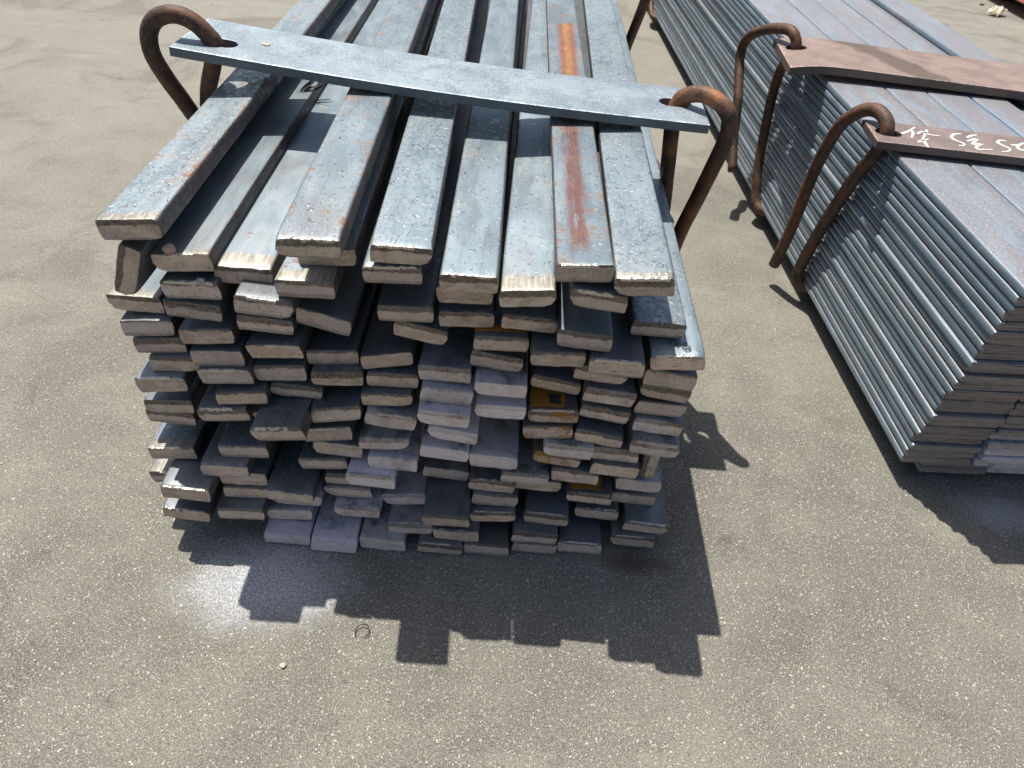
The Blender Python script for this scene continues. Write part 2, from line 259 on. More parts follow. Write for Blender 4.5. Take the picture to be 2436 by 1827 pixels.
def mat_cut(name, dark=1.0, h=.0365, bs=1.0):
    """sheared end: smooth burnished zone over a torn, earthy fracture"""
    t = NT(name); O = t.tc('Object'); rnd = t.info('Random'); W = t.geo(); ch = t.sepc(t.info('Color'))
    P = t.vmath('ADD', O, t.vmath('SCALE', (31.3, 11.7, 23.1), rnd)); ox, oy, oz = t.sep(O)[:3]
    hh = t.math('ADD', t.math('DIVIDE', oz, h), .5)
    n = t.noise(t.vmath('MULTIPLY', P, (1, 1, .4)), 34, 6, .7); n2 = t.noise(P, 150, 5, .7); n3 = t.noise(t.vmath('MULTIPLY', P, (.7, 1, 1.1)), 48, 4)
    r3 = t.math('FRACT', t.math('MULTIPLY', rnd, 13.7)); r4 = t.math('FRACT', t.math('MULTIPLY', rnd, 29.1))
    lvl = t.math('ADD', t.math('ADD', .50, t.math('MULTIPLY', r3, .50)), t.math('ADD', t.math('MULTIPLY', t.math('SUBTRACT', n, .5), .55), t.math('MULTIPLY', t.math('SUBTRACT', t.noise(P, 190, 3), .5), .12)))
    band = t.step(hh, lvl, t.math('ADD', lvl, .05))
    lvl2 = t.math('ADD', t.math('MULTIPLY', r4, .26), t.math('MULTIPLY', t.math('SUBTRACT', n, .5), .30))
    low = t.step(hh, lvl2, t.math('SUBTRACT', lvl2, .05))
    d = dark
    frac = t.mix(t.step(n3, .35, .66), (.50*d, .375*d, .265*d), (.68*d, .53*d, .395*d))
    frac = t.mix(r4, frac, t.mix(n3, (.48*d, .375*d, .31*d), (.62*d, .50*d, .43*d)))
    r5 = t.math('FRACT', t.math('MULTIPLY', rnd, 53.7)); vt = t.math('ADD', .84, t.math('MULTIPLY', r5, .30))
    vc = t.n.new('ShaderNodeCombineColor'); [t.put(vc.inputs[i], vt) for i in range(3)]
    frac = t.mix(1.0, frac, vc.outputs[0], 'MULTIPLY')
    frac = t.mix(t.step(n2, .46, .33, 0, .55), frac, (.17*d, .13*d, .095*d))
    frac = t.mix(t.step(t.noise(P, 19, 3), .60, .74, 0, .5), frac, (.32*d, .20*d, .115*d))
    bnd = t.mix(t.step(n2, .4, .7), (.070*d, .056*d, .046*d), (.22*d, .178*d, .148*d))
    col = t.mix(t.math('MULTIPLY', band, .85*bs), frac, bnd)
    col = t.mix(t.math('MULTIPLY', low, .55*bs), col, (.20*d, .165*d, .132*d))
    if bs < .5: col = t.mix(.55, col, t.mix(n2, (.20*d, .165*d, .150*d), (.66*d, .56*d, .52*d)))
    jag = t.math('MULTIPLY', t.step(t.math('ABSOLUTE', t.math('SUBTRACT', hh, lvl)), .045, .0), .6*bs)
    col = t.mix(jag, col, (.030, .024, .02))
    rr = t.math('ADD', t.noise(P, 26, 6, .7), t.math('MULTIPLY', ch[1], .36)); rm = t.step(rr, .68, .80)
    col = t.mix(t.math('MULTIPLY', rm, .85), col, t.mix(n, (.20, .085, .030), (.46, .215, .040)))
    sp = spray(t, W, ch[2]); col = t.mix(t.math('MULTIPLY', sp, .85), col, (.84, .75, .76))
    hgt = t.math('ADD', t.math('MULTIPLY', n2, .6), t.math('ADD', t.math('MULTIPLY', band, .5), t.math('MULTIPLY', n3, .3)))
    return t.out(col, t.mixf(band, .80, .50), t.math('MULTIPLY', band, .25), t.bump(hgt, 1.0 if bs > .5 else .45, .003))

def mat_rust(name, k=1.0, orange=0.0):
    t = NT(name); P = t.tc('Object'); c, a, b = rust_col(t, P)
    c = t.mix(t.step(t.noise(P, 8, 4), .46, .70, 0, .22+orange), c, (.26*k, .105*k, .036*k))
    g = t.noise(P, 70, 4, .7); c = t.mix(t.step(g, .62, .72, 0, .55), c, (.34, .27, .21))
    return t.out(c, t.math('ADD', .48, t.math('MULTIPLY', a, .28)), .12, t.bump(t.math('ADD', a, t.math('MULTIPLY', b, .5)), .8, .0022))

def mat_plate(name, dark, light, rusty, metal=.45, stain=None):
    t = NT(name); P = t.tc('Object'); n = t.noise(P, 11, 5, .6, .5); f = t.noise(P, 300, 3, .65); s_ = t.noise(t.vmath('MULTIPLY', P, (.12, 1, 1)), 60, 4)
    c = t.mix(t.step(n, .35, .66), dark, light); c = t.mix(t.step(t.noise(P, 190, 4, .7), .48, .62, 0, .6), c, tuple(min(1, v*1.45) for v in light)); c = t.mix(t.step(t.noise(P, 150, 4, .7), .47, .34, 0, .5), c, tuple(v*.7 for v in dark))
    c = t.mix(t.step(s_, .5, .7, 0, .25), c, dark)
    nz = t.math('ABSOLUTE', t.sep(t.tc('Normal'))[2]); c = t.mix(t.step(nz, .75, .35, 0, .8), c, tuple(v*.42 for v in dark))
    if stain:
        px, py, pz = t.sep(P)[:3]; q = t.math('ADD', t.math('ADD', px, t.math('MULTIPLY', py, stain[1])), t.math('MULTIPLY', t.math('SUBTRACT', t.noise(P, 9, 5, .65), .5), .16))
        c = t.mix(t.step(t.math('ABSOLUTE', t.math('SUBTRACT', q, stain[0])), .085, .045, 0, .75), c, (.105, .078, .052))
    py_ = t.sep(P)[1]; ew = t.math('MAXIMUM', t.step(py_, .010, .002), t.step(t.sep(P)[0], .010, .002))
    c = t.mix(t.math('MULTIPLY', t.math('MULTIPLY', ew, t.step(nz, .3, .6)), t.step(t.noise(P, 48, 5, .75), .42, .60, 0, .8)), c, tuple(min(.75, v*1.75) for v in light))
    c = t.mix(t.step(t.noise(t.vmath('MULTIPLY', P, (1, 2.2, 1)), 26, 6, .75), .60, .70, 0, .45), c, (.16, .115, .085))
    rm = t.step(t.math('ADD', t.math('MULTIPLY', t.noise(P, 17, 6, .7), .8), t.math('MULTIPLY', f, .2)), .74-rusty, .90-rusty)
    c = t.mix(t.math('MULTIPLY', rm, .8), c, (.20, .105, .072))
    return t.out(c, t.math('ADD', .40, t.math('MULTIPLY', n, .2)), t.math('MULTIPLY', metal, t.math('SUBTRACT', 1.0, rm)), t.bump(t.math('ADD', f, n), .5, .0018))

def mat_plain(name, col, rough=.7, metal=0., var=.35, scale=60):
    t = NT(name); P = t.tc('Object'); n = t.noise(P, scale, 4, .6)
    c = t.mix(n, tuple(v*(1-var) for v in col), tuple(min(1, v*(1+var)) for v in col))
    return t.out(c, rough, metal, t.bump(n, .5, .002))

M_GROUND = mat_ground()
M_SCALE = mat_scale('mill_scale')
M_STREAK = mat_scale('mill_scale_red_streak', streak=(-.006, .024, (.22, .085, .06), .02, .82), stain2=True)
M_CUT = mat_cut('sheared_end')
M_FLAT = mat_scale('flat_mill_scale', tint=(.92, 1.0, 1.08), rustbias=-.12, side=.0, pink=1.0, met=.42)
M_FLATCUT = mat_cut('flat_sheared_end', .56, .0198, .30)
M_ROD = mat_rust('rusty_rod'); M_ROD2 = mat_rust('orange_rusty_rod', 1.5, .6)
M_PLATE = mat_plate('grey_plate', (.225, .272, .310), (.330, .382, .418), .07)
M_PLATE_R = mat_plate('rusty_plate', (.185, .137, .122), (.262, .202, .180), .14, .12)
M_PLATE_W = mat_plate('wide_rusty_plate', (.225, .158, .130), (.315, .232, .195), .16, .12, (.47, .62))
M_BURR = mat_plain('bright_burr', (.52, .49, .45), .36, .8, .4, 260)
M_CHALK = mat_plain('white_chalk', (.70, .68, .65), .9, 0, .2, 260)
M_ORANGE = mat_plain('orange_paint', (.72, .22, .06), .6, 0, .45, 120)
M_LABEL = mat_plain('ochre_paint', (.50, .21, .02), .75, 0, .5, 90)
M_BLACK = mat_plain('black_ink', (.05, .052, .052), .75, 0, .6, 120)
M_SALMON = mat_plain('salmon_paint', (.62, .22, .15), .6, 0, .2, 20)
M_TIMBER = mat_plain('dark_timber', (.06, .045, .035), .9, 0, .4, 30)
M_PAPER = mat_plain('cream_paper', (.72, .66, .52), .9, 0, .1, 40)
M_LEAF = mat_plain('dry_leaf', (.30, .25, .19), .85, 0, .5, 160)
M_HUSK = mat_plain('charred_husk', (.025, .02, .018), .8, 0, .5, 160)
M_STONE = mat_plain('pale_grit', (.50, .46, .38), .9, 0, .25, 90)

# ------------------------------------------------------------ mesh helpers
def new_obj(name, me, mats=(), parent=None):
    for m in mats: me.materials.append(m)
    o = bpy.data.objects.new(name, me); COL.objects.link(o)
    if parent is not None: o.parent = parent
    return o
def tag(o, label=None, cat=None, group=None, kind=None):
    if label: o['label'] = label
    if cat: o['category'] = cat
    if group: o['group'] = group
    if kind: o['kind'] = kind
    return o
def mesh(name, v, f, smooth=False):
    me = bpy.data.meshes.new(name); me.from_pydata(v, [], f); me.update()
    bm = bmesh.new(); bm.from_mesh(me); bmesh.ops.recalc_face_normals(bm, faces=bm.faces); bm.to_mesh(me); bm.free()
    if smooth: me.polygons.foreach_set('use_smooth', [True]*len(me.polygons))
    return me

def bar_mesh(W, T, L, r, seed, droop=.003, rough=.0012, lean=0.0, bulge=.0012, deform=1.0):
    """a rolled flat with rounded arrises; the near end is sheared (drooping top edge, torn face)"""
    R = random.Random(seed); prof = []
    def arc(cx, cz, a0):
        for k in range(4):
            a = a0 + k*math.pi/6; prof.append((cx+r*math.cos(a), cz+r*math.sin(a)))
    w, h = W/2, T/2
    nt = 7
    xs = [-(w-r)+2*(w-r)*k/(nt-1) for k in range(nt)]
    arc(-(w-r), (h-r), math.pi/2)                 # top left, going anticlockwise from the top
    prof.append((-w-bulge, 0))
    arc(-(w-r), -(h-r), math.pi)
    prof += [(x, -h) for x in xs[1:-1]]
    arc((w-r), -(h-r), 1.5*math.pi)
    prof.append((w+bulge, 0))
    arc((w-r), (h-r), 0)
    prof += [(x, h) for x in reversed(xs[1:-1])]
    n = len(prof); V = []; F = []; mi = []
    skew = R.uniform(-.05, .05); shear = R.uniform(-.28, .28)*deform; ccs = R.choice([-1, 1]); cca = R.choice([0, .004, .009])*deform; cct = R.choice([0, 0, .004])*deform
    dr = [droop*R.uniform(.5, 1.4) for _ in range(n)]
    jag = [R.uniform(-rough, rough) for _ in range(n)]
    for yy, k in ((0, 1.0), (.0022, .80), (.008, .40), (.020, .12), (.045, 0.0), (L, 0.0)):
        for j, (x, z) in enumerate(prof):
            up = max(0.0, z/T+.5)
            zz = z - dr[j]*k*up*up*1.0
            s = 1.0 - (.006 if k == 1.0 else 0.0)
            q = max(0.0, (x*ccs/w-.45)/.55)**2*k
            if z < 0: zz += cca*q; x = x-ccs*cca*.7*q*(-z/h)
            else: zz -= cct*q
            x = x+shear*z*k
            y0 = yy + (lean*(z/T) + skew*x*.25 + (jag[j] if k == 1.0 else 0))*(1-min(1, yy/.045))
            V.append((x*s, y0, zz if k < 1 else zz*.985))
    for i in range(5):
        for j in range(n):
            a = i*n+j; b = i*n+(j+1) % n; F.append((a, b, b+n, a+n)); mi.append(0)
    base = len(V)
    for s in (.80, .45):
        for j, (x, z) in enumerate(prof): 
            q = max(0.0, (x*ccs/w-.45)/.55)**2; z = z+(cca if z < 0 else -cct)*q; x = x+shear*z
            V.append((x*s if abs(x) < w*.7 else (abs(x)-(1-s)*.018)*math.copysign(1, x), lean*(z*s/T)+skew*x*.25+R.uniform(-rough, rough)*1.2, z*s - dr[j]*.25*max(0, z/T+.5)))
    for a0, b0 in ((0, base), (base, base+n)):
        for j in range(n):
            a = a0+j; b = a0+(j+1) % n; F.append((a, b, b0+(j+1) % n, b0+j)); mi.append(1)
    F.append(tuple(base+n+j for j in range(n))); mi.append(1)
    F.append(tuple(5*n+j for j in range(n))); mi.append(1)
    me = bpy.data.meshes.new('steel_bar'); me.from_pydata(V, [], F); me.update()
    bm = bmesh.new(); bm.from_mesh(me); bmesh.ops.recalc_face_normals(bm, faces=bm.faces); bm.to_mesh(me); bm.free()
    me.polygons.foreach_set('material_index', mi)
    me.polygons.foreach_set('use_smooth', [m == 0 for m in mi])
    return me

def burr_mesh(W, seed, hmax=.0032, part=(0, 1)):
    """ragged fin of bright metal standing along the top edge of a cut"""
    R = random.Random(seed); n = 16; V = []; F = []
    a, b = part; x0, x1 = -W/2+.006+W*a, -W/2-.006+W*b
    for k in range(n+1):
        x = x0+(x1-x0)*k/n; hh = hmax*R.uniform(.25, 1.0)*(.4 if k in (0, n) else 1); yo = R.uniform(-.0022, -.0004)
        V += [(x, yo, -.0035-R.uniform(0, .0018)), (x, yo-.0004, hh*.35), (x, .0012, hh), (x, .0045, .0002), (x, .004, -.003)]
    for k in range(n):
        for j in range(5):
            a_, b_ = k*5+j, k*5+(j+1) % 5; F.append((a_, b_, b_+5, a_+5))
    F += [tuple(range(5)), tuple(n*5+j for j in range(5))]
    return mesh('burr', V, F)

def tube(name, pts, rad, mat, sub=6, sides=14, seed=0):
    P = [Vector(p) for p in pts]; C = []
    for i in range(len(P)-1):
        p0 = P[max(i-1, 0)]; p1 = P[i]; p2 = P[i+1]; p3 = P[min(i+2, len(P)-1)]
        for k in range(sub):
            t_ = k/sub
            C.append(.5*((2*p1)+(p2-p0)*t_+(2*p0-5*p1+4*p2-p3)*t_*t_+(3*p1-p0-3*p2+p3)*t_**3))
    C.append(P[-1]); V = []; F = []; R = random.Random(seed)
    t0 = (C[1]-C[0]).normalized(); ref = t0.orthogonal().normalized()
    for i, c in enumerate(C):
        t_ = (C[min(i+1, len(C)-1)]-C[max(i-1, 0)]).normalized()
        ref = (ref-t_*ref.dot(t_)).normalized(); bn = t_.cross(ref)
        for j in range(sides):
            a = 2*math.pi*j/sides; rr = rad*(1+R.uniform(-.012, .012))
            V.append(c+ref*math.cos(a)*rr+bn*math.sin(a)*rr)
    for i in range(len(C)-1):
        for j in range(sides):
            a = i*sides+j; b = i*sides+(j+1) % sides; F.append((a, b, b+sides, a+sides))
    F.append(tuple(range(sides))); F.append(tuple((len(C)-1)*sides+j for j in range(sides)))
    me = mesh(name, V, F, True)
    o = new_obj(name, me, [mat])
    e = me.attributes.new('sharp_face', 'BOOLEAN', 'FACE') if 'sharp_face' not in me.attributes else me.attributes['sharp_face']
    for p in me.polygons:
        if len(p.vertices) > 4: e.data[p.index].value = True
    return o

def plate_mesh(L, W, T, slots, bend=None, seed=0):
    """flat clamp bar along +x from 0 to L, y 0..W, top at z=0, with rounded slots through it"""
    N = 24; V = []; F = []
    def dz(x): return bend(x) if bend else 0.0
    V2 = []; faces = []; bnd = []
    cuts = [0.0]
    for (cx, cy, sl, sw) in slots: cuts += [cx-sl*.5-.03, cx+sl*.5+.03]
    cuts += [L]
    cuts[1] = max(cuts[1], 0.0) if slots else cuts[1]
    def add(x, y): V2.append((x, y)); return len(V2)-1
    for (cx, cy, sl, sw) in slots:
        xa = max(0.0, cx-sl*.5-.03); xb = min(L, cx+sl*.5+.03)
        ring_o = []; ring_i = []
        per = []
        for k in range(N):
            a = 2*math.pi*k/N; c_, s_ = math.cos(a), math.sin(a)
            ex = (sl-sw)/2*(1 if c_ > .001 else (-1 if c_ < -.001 else 0))
            ring_i.append(add(cx+ex+sw/2*c_, cy+sw/2*s_))
            m = max(abs(c_), abs(s_)); qx, qy = c_/m, s_/m
            X = cx+(qx*(xb-cx) if qx > 0 else qx*(cx-xa)); Y = cy+(qy*(W-cy) if qy > 0 else qy*cy)
            ring_o.append(add(X, Y))
        for k in range(N):
            faces.append((ring_o[k], ring_o[(k+1) % N], ring_i[(k+1) % N], ring_i[k]))
    # plain stretches between the slotted ends
    xs = sorted([(max(0.0, c[0]-c[2]*.5-.03), min(L, c[0]+c[2]*.5+.03)) for c in slots])
    gaps = []; x = 0.0
    for a, b in xs:
        if a > x+1e-4: gaps.append((x, a))
        x = b
    if x < L-1e-4: gaps.append((x, L))
    for a, b in gaps:
        la = sorted([i for i, q in enumerate(V2) if abs(q[0]-a) < 1e-6], key=lambda i: V2[i][1]) or [add(a, 0), add(a, W)]
        lb = sorted([i for i, q in enumerate(V2) if abs(q[0]-b) < 1e-6], key=lambda i: V2[i][1]) or [add(b, 0), add(b, W)]
        n = max(2, int((b-a)/.06)) if bend else 1; prev = la
        for k in range(1, n+1):
            nxt = lb if k == n else [add(a+(b-a)*k/n, 0), add(a+(b-a)*k/n, W)]
            faces.append(tuple(prev+nxt[::-1])); prev = nxt
    bm = bmesh.new()
    bv = [bm.verts.new((x, y, dz(x))) for x, y in V2]
    for f in faces:
        try: bm.faces.new([bv[i] for i in f])
        except ValueError: pass
    bmesh.ops.remove_doubles(bm, verts=bm.verts, dist=1e-5)
    r = bmesh.ops.extrude_face_region(bm, geom=list(bm.faces))
    bmesh.ops.translate(bm, verts=[g for g in r['geom'] if isinstance(g, bmesh.types.BMVert)], vec=(0, 0, -T))
    bmesh.ops.recalc_face_normals(bm, faces=bm.faces)
    sharp = [e for e in bm.edges if len(e.link_faces) == 2 and e.calc_face_angle(0) > 1.2]
    bmesh.ops.bevel(bm, geom=sharp, offset=.0028, segments=2, affect='EDGES', profile=.6, clamp_overlap=True)
    me = bpy.data.meshes.new('clamp_bar'); bm.to_mesh(me); bm.free()
    me.polygons.foreach_set('use_smooth', [False]*len(me.polygons))
    return me

def lump(name, size, seed, mat, sub=1, jit=.35, squash=.6):
    R = random.Random(seed); bm = bmesh.new(); bmesh.ops.create_icosphere(bm, subdivisions=sub, radius=1)
    for v in bm.verts: v.co *= 1+R.uniform(-jit, jit); v.co.z *= squash
    bmesh.ops.scale(bm, vec=size, verts=bm.verts)
    me = bpy.data.meshes.new(name); bm.to_mesh(me); bm.free()
    return new_obj(name, me, [mat])
# ------------------------------------------------------------ the yard
g = new_obj('ground', mesh('ground', [(-90, -60, 0), (90, -60, 0), (90, 140, 0), (-90, 140, 0)], [(0, 1, 2, 3)]), [M_GROUND]); tag(g, kind='structure')

# ------------------------------------------------------------ pile of thick bars
BW, BT = .1, .0365
CH = {56: .25, 57: .1, 58: .4, 59: .65, 60: .85, 61: .65, 62: 1., 78: .4, 79: .85, 80: .85, 81: .45, 94: .85, 97: .55, 98: .7, 91: .4,
      102: .75, 103: .75, 104: .35, 88: .3, 108: .4, 109: .1, 72: .3, 112: .15, 99: .15, 96: .15, 77: .15, 65: .1, 71: .15, 121: .2, 95: .2}
RU = {29: .28, 61: .42, 63: .58, 64: .5, 107: .60, 114: .3, 119: .34, 111: .45, 1: .22, 6: .2, 9: .15, 7: .2, 13: .25, 5: .3, 31: .2, 26: .2}
BL = {1: .75, 8: .8, 14: 1.0, 16: 1.0, 17: .25, 13: .2, 10: .2, 87: .6, 74: .6, 83: .6, 73: .4, 24: .3, 54: .4, 40: .3, 12: .15}
TONE = {12: 1.0, 4: .95, 23: .6, 16: .8, 21: .6}
BURR = [3, 8, 9, 10, 13, 14, 17, 6, 19, 21, 15, 40, 47, 52, 53, 56, 73, 75, 76, 86, 89, 94, 99, 105, 115, 117, 118, 119, 120, 123, 124, 125, 63, 32, 72, 108, 82, 101]
BARE = {1: .022, 4: .040, 5: .030, 12: .046, 14: .018, 8: -.01, 3: .008, 10: -.012, 13: -.02, 6: -.004, 18: .02, 73: .03, 82: .034, 9: .006, 17: -.015}
SPECIAL = {
 1: 'blistered steel bar topmost at the left end of the pile', 2: 'short edge of a steel bar stood upright near the top left corner of the pile',
 3: 'grey bar on the top layer beside the blistered leftmost bar, half in its shadow', 4: 'smooth blue bar on the top layer with a wide bright scraped end',
 5: 'bar just under the far-jutting bar, its end half sunlit and half shaded', 6: 'bar jutting out furthest on top of the pile, brown torn end',
 7: 'bar tucked half under the furthest-jutting top bar, only its right edge showing', 8: 'speckled blistered bar on top, fifth from the left',
 9: 'bar directly beneath the speckled blistered top bar at mid left', 10: 'grey bar at the middle of the top layer with a bright ragged edge',
 11: 'bar directly beneath the grey middle bar of the top layer', 12: 'smooth blue bar sunk between two top bars, a dry leaf beside it',
 13: 'top bar with a red-brown streak down its middle', 14: 'rightmost top bar covered in pale peeling blisters',
 15: 'tilted bar end in the gap below the red-streaked top bar', 16: 'bar with reddish blistered top under the rightmost top bar, chipped lower corner',
 17: 'wide-lit bar sticking out furthest right with a rough black corner', 63: 'bar with an ochre painted patch and rusty orange end', 29: 'bar with an orange rust edge high in the middle of the pile',
 61: 'bar with pink dusted sloping end and rust at both corners', 62: 'bar most heavily dusted with white paint in the middle of the pile', 64: 'rusty cracked bar end below the ochre painted one',
 107: 'bar end with a bright orange rust stain half hidden behind a grey one', 111: 'brown bar stood on edge near the lower right of the pile', 119: 'bar with orange paint on its shaded top, low on the right',
 53: 'bar end tilted steeply up to the right on the left side of the pile'}
EDGES = [-.595, -.475, -.368, -.26, -.15, -.045, .055, .16, .268]
ORD = ['first', 'second', 'third', 'fourth', 'fifth', 'sixth', 'seventh', 'eighth', 'ninth', 'tenth', 'eleventh', 'twelfth', 'thirteenth', 'fourteenth', 'fifteenth', 'sixteenth']
cols = {}
for b in BARS:
    cols.setdefault(sum(b[1] > e for e in EDGES), []).append(b)
LABEL = {}
for c, bs in cols.items():
    bs.sort(key=lambda q: -q[3])
    for k, b in enumerate(bs):
        i = b[0]
        if i in SPECIAL: LABEL[i] = SPECIAL[i]; continue
        look = 'paint-dusted' if CH.get(i, 0) > .5 else ('rusty' if RU.get(i, 0) > .4 else ('tilted' if abs(b[4]) > .14 else 'grey'))
        place = '%s from the left' % ORD[c] if c < 5 else ('%s from the right' % ORD[9-c] if c < 9 else 'at the right edge')
        if c == 0: place = 'at the left edge'
        n = len(bs)-1-k
        vert = ('%s from the top' % ORD[k]) if k <= n else (('%s from the bottom' % ORD[n]) if n else 'lowest')
        LABEL[i] = '%s bar end %s in the column %s' % (look, vert, place)
rnd = random.Random(5)
BAROBJ = {}
for (i, x, y, z, roll, yaw, ks) in BARS:
    me = bar_mesh(BW*ks*rnd.uniform(.985, 1.0), BT*ks*rnd.uniform(.97, 1.0), rnd.uniform(5.6, 6.1), rnd.uniform(.0035, .0055), 100+i,
                  droop=rnd.choice([.0008, .0014, .0022, .0035]), rough=rnd.uniform(.0004, .0011), lean=rnd.uniform(-.004, .004), deform=.6)
    o = new_obj('steel_bar', me, [M_STREAK if i == 13 else M_SCALE, M_CUT])
    o.location = (x, y, z)
    o.rotation_euler = (Matrix.Rotation(-yaw, 3, 'Z') @ Matrix.Rotation(-roll, 3, 'Y')).to_euler()
    o.color = (BL.get(i, rnd.choice([0, 0, .1, .3])), RU.get(i, rnd.uniform(0, .14)), CH.get(i, 0), TONE.get(i, rnd.uniform(.35, .9)))
    o['shade_tint'] = 0.0 if i in (1, 3, 4, 5, 6, 7, 8, 9, 10, 12, 13, 14, 17) else (.35 if i in (16, 73, 82, 47, 18, 62, 59, 58, 56) else rnd.uniform(.6, 1.0))  # painted shade
    o['bare'] = BARE.get(i, rnd.choice([-.03, -.03, -.012, .0]))
    tag(o, LABEL[i], 'steel bar', 'thick steel bars in the banded pile')
    BAROBJ[i] = o
    if i in BURR:
        a = rnd.choice([0, 0, .15]); b_ = rnd.choice([1, 1, .8])
        q = new_obj('burr', burr_mesh(BW*ks*.96, 500+i, rnd.uniform(.0018, .0036), (a, b_)), [M_BURR], o); q.location = (0, -.0002, BT*ks/2-.0016)

# orange heat mark on the red-streaked bar, ochre patch and dark plaque on the rusty one, inked stamp on the wide-lit one
def decal(name, pts, z, mat, parent, t=.0006):
    n = len(pts); V = [(x, y, z) for x, y in pts]+[(x, y, z+t) for x, y in pts]
    F = [tuple(range(n)), tuple(range(n, 2*n))]+[(k, (k+1) % n, n+(k+1) % n, n+k) for k in range(n)]
    return new_obj(name, mesh(name, V, F), [mat], parent)
def wobble(pts, amp, seed, sub=5):
    R = random.Random(seed); o = []
    for k in range(len(pts)):
        a, b = pts[k], pts[(k+1) % len(pts)]
        for s in range(sub): o.append((a[0]+(b[0]-a[0])*s/sub+R.uniform(-amp, amp), a[1]+(b[1]-a[1])*s/sub+R.uniform(-amp, amp)))
    return o
zt = BT/2+.0002
lab = decal('paint_patch', wobble([(-.046, .006), (.022, .006), (.024, .07), (-.044, .08)], .0025, 4, 6), zt, M_LABEL, BAROBJ[63])
decal('dark_plaque', wobble([(-.008, .014), (.014, .013), (.015, .042), (-.009, .044)], .0022, 5, 5), zt+.0008, M_BLACK, lab)
decal('paint_patch', wobble([(-.044, .006), (.02, .008), (.026, .05), (-.046, .06)], .003, 6, 6), zt, M_LABEL, BAROBJ[119])
decal('paint_patch', wobble([(-.048, .014), (.046, .013), (.046, .034), (-.048, .03)], .0025, 7, 6), zt, M_LABEL, BAROBJ[29])
R9 = random.Random(9)
def stroke_mesh(name, lines, w, z, t, jit=0.0):
    V = []; F = []
    for ln in lines:
        P = [Vector((*p, 0)) for p in ln]; C = []
        for i in range(len(P)-1):
            p0 = P[max(i-1, 0)]; p1 = P[i]; p2 = P[i+1]; p3 = P[min(i+2, len(P)-1)]
            for k in range(6):
                s = k/6; C.append(.5*((2*p1)+(p2-p0)*s+(2*p0-5*p1+4*p2-p3)*s*s+(3*p1-p0-3*p2+p3)*s**3))
        C.append(P[-1]); b0 = len(V)
        for i, c in enumerate(C):
            d = (C[min(i+1, len(C)-1)]-C[max(i-1, 0)]).normalized(); n = Vector((-d.y, d.x, 0))
            u = i/max(1, len(C)-1); ww = w*(.55+.45*math.sin(math.pi*min(1, u*1.2+.12)))*(1+R9.uniform(-jit, jit))/2
            for zz in (z, z+t): V += [(c+n*ww)[:2]+(zz,), (c-n*ww)[:2]+(zz,)]
        for i in range(len(C)-1):
            a = b0+i*4; F += [(a+2, a+3, a+7, a+6), (a, a+1, a+5, a+4), (a, a+2, a+6, a+4), (a+1, a+3, a+7, a+5)]
        F += [(b0, b0+1, b0+3, b0+2), tuple(b0+(len(C)-1)*4+k for k in (0, 1, 3, 2))]
    return mesh(name, V, F)
st = [[(.008, .020), (.012, .026)], [(.010, .016), (.017, .021)], [(.0, .02), (.007, .03)], [(.014, .012), (.020, .012), (.023, .017), (.017, .019), (.023, .023), (.019, .028), (.013, .026)], [(.014, .010), (.015, .03)],
      [(-.006, .026), (.001, .036)], [(-.002, .024), (.006, .034)], [(.012, .032), (.02, .036)]]
new_obj('ink_stamp', stroke_mesh('ink_stamp', st, .0016, zt, .0004), [M_BLACK], BAROBJ[17])

# ------------------------------------------------------------ clamp over the pile
def place(o, origin, ux, uy):
    ux = Vector(ux).normalized(); uy = Vector(uy); uy = (uy-ux*uy.dot(ux)).normalized(); uz = ux.cross(uy)
    m = Matrix((ux, uy, uz)).transposed().to_4x4(); m.translation = Vector(origin); o.matrix_world = m
cl = new_obj('clamp_bar', plate_mesh(1.1535, .220, .020, [(.078, .078, .078, .050), (1.090, .116, .074, .048)], bend=lambda x: -.013*math.sin(math.pi*x/1.1535)), [M_PLATE])
place(cl, (-.743, .550, .860), (1.153, -.033, -.055), (.029, .9996, 0))
tag(cl, 'pale grey flat steel clamp bar lying slanted across the pile of thick bars', 'clamp bar', 'slotted clamp bars')
decal('paint_dab', wobble([(.158, .108), (.176, .104), (.178, .118), (.160, .121)], .0012, 12, 4), -.0045, mat_plain('yellow_paint', (.44, .42, .27), .8, 0, .3), cl)
o = tube('hook_rod', [(-.765, .86, .02), (-.785, .84, .06), (-.79, .80, .22), (-.778, .74, .50), (-.735, .675, .70), (-.690, .632, .80), (-.668, .612, .850), (-.678, .61, .870), (-.700, .61, .892), (-.727, .61, .905), (-.757, .61, .906), (-.785, .61, .894), (-.803, .61, .872), (-.810, .61, .845), (-.808, .612, .812), (-.797, .63, .76), (-.776, .655, .690), (-.745, .70, .56), (-.748, .80, .28), (-.75, .88, .03)], .0186, M_ROD, 5, 16, 1)
tag(o, 'thick rusty hook rod looped over the left end of the pile clamp', 'hook rod', 'rusty hook rods')
o = tube('hook_rod', [(.39, .72, .02), (.405, .73, .05), (.412, .735, .25), (.402, .738, .44), (.394, .735, .53), (.382, .706, .590), (.351, .626, .749), (.349, .632, .785), (.355, .633, .809), (.363, .628, .822), (.378, .615, .834), (.396, .599, .841), (.417, .583, .839), (.435, .569, .832), (.450, .558, .819), (.457, .553, .801), (.459, .551, .773), (.455, .556, .734), (.444, .603, .60), (.430, .645, .46), (.428, .70, .25), (.43, .75, .03)], .0182, M_ROD2, 5, 16, 2)
tag(o, 'orange-brown rusty hook rod curling over the right end of the pile clamp', 'hook rod', 'rusty hook rods')
o = tube('hook_rod', [(.37, 1.84, .795), (.385, 1.845, .83), (.41, 1.86, .835), (.427, 1.885, .80), (.43, 1.955, .712), (.43, 2.229, .481), (.432, 2.42, .30), (.435, 2.66, .03)], .0195, M_ROD, 5, 12, 3)
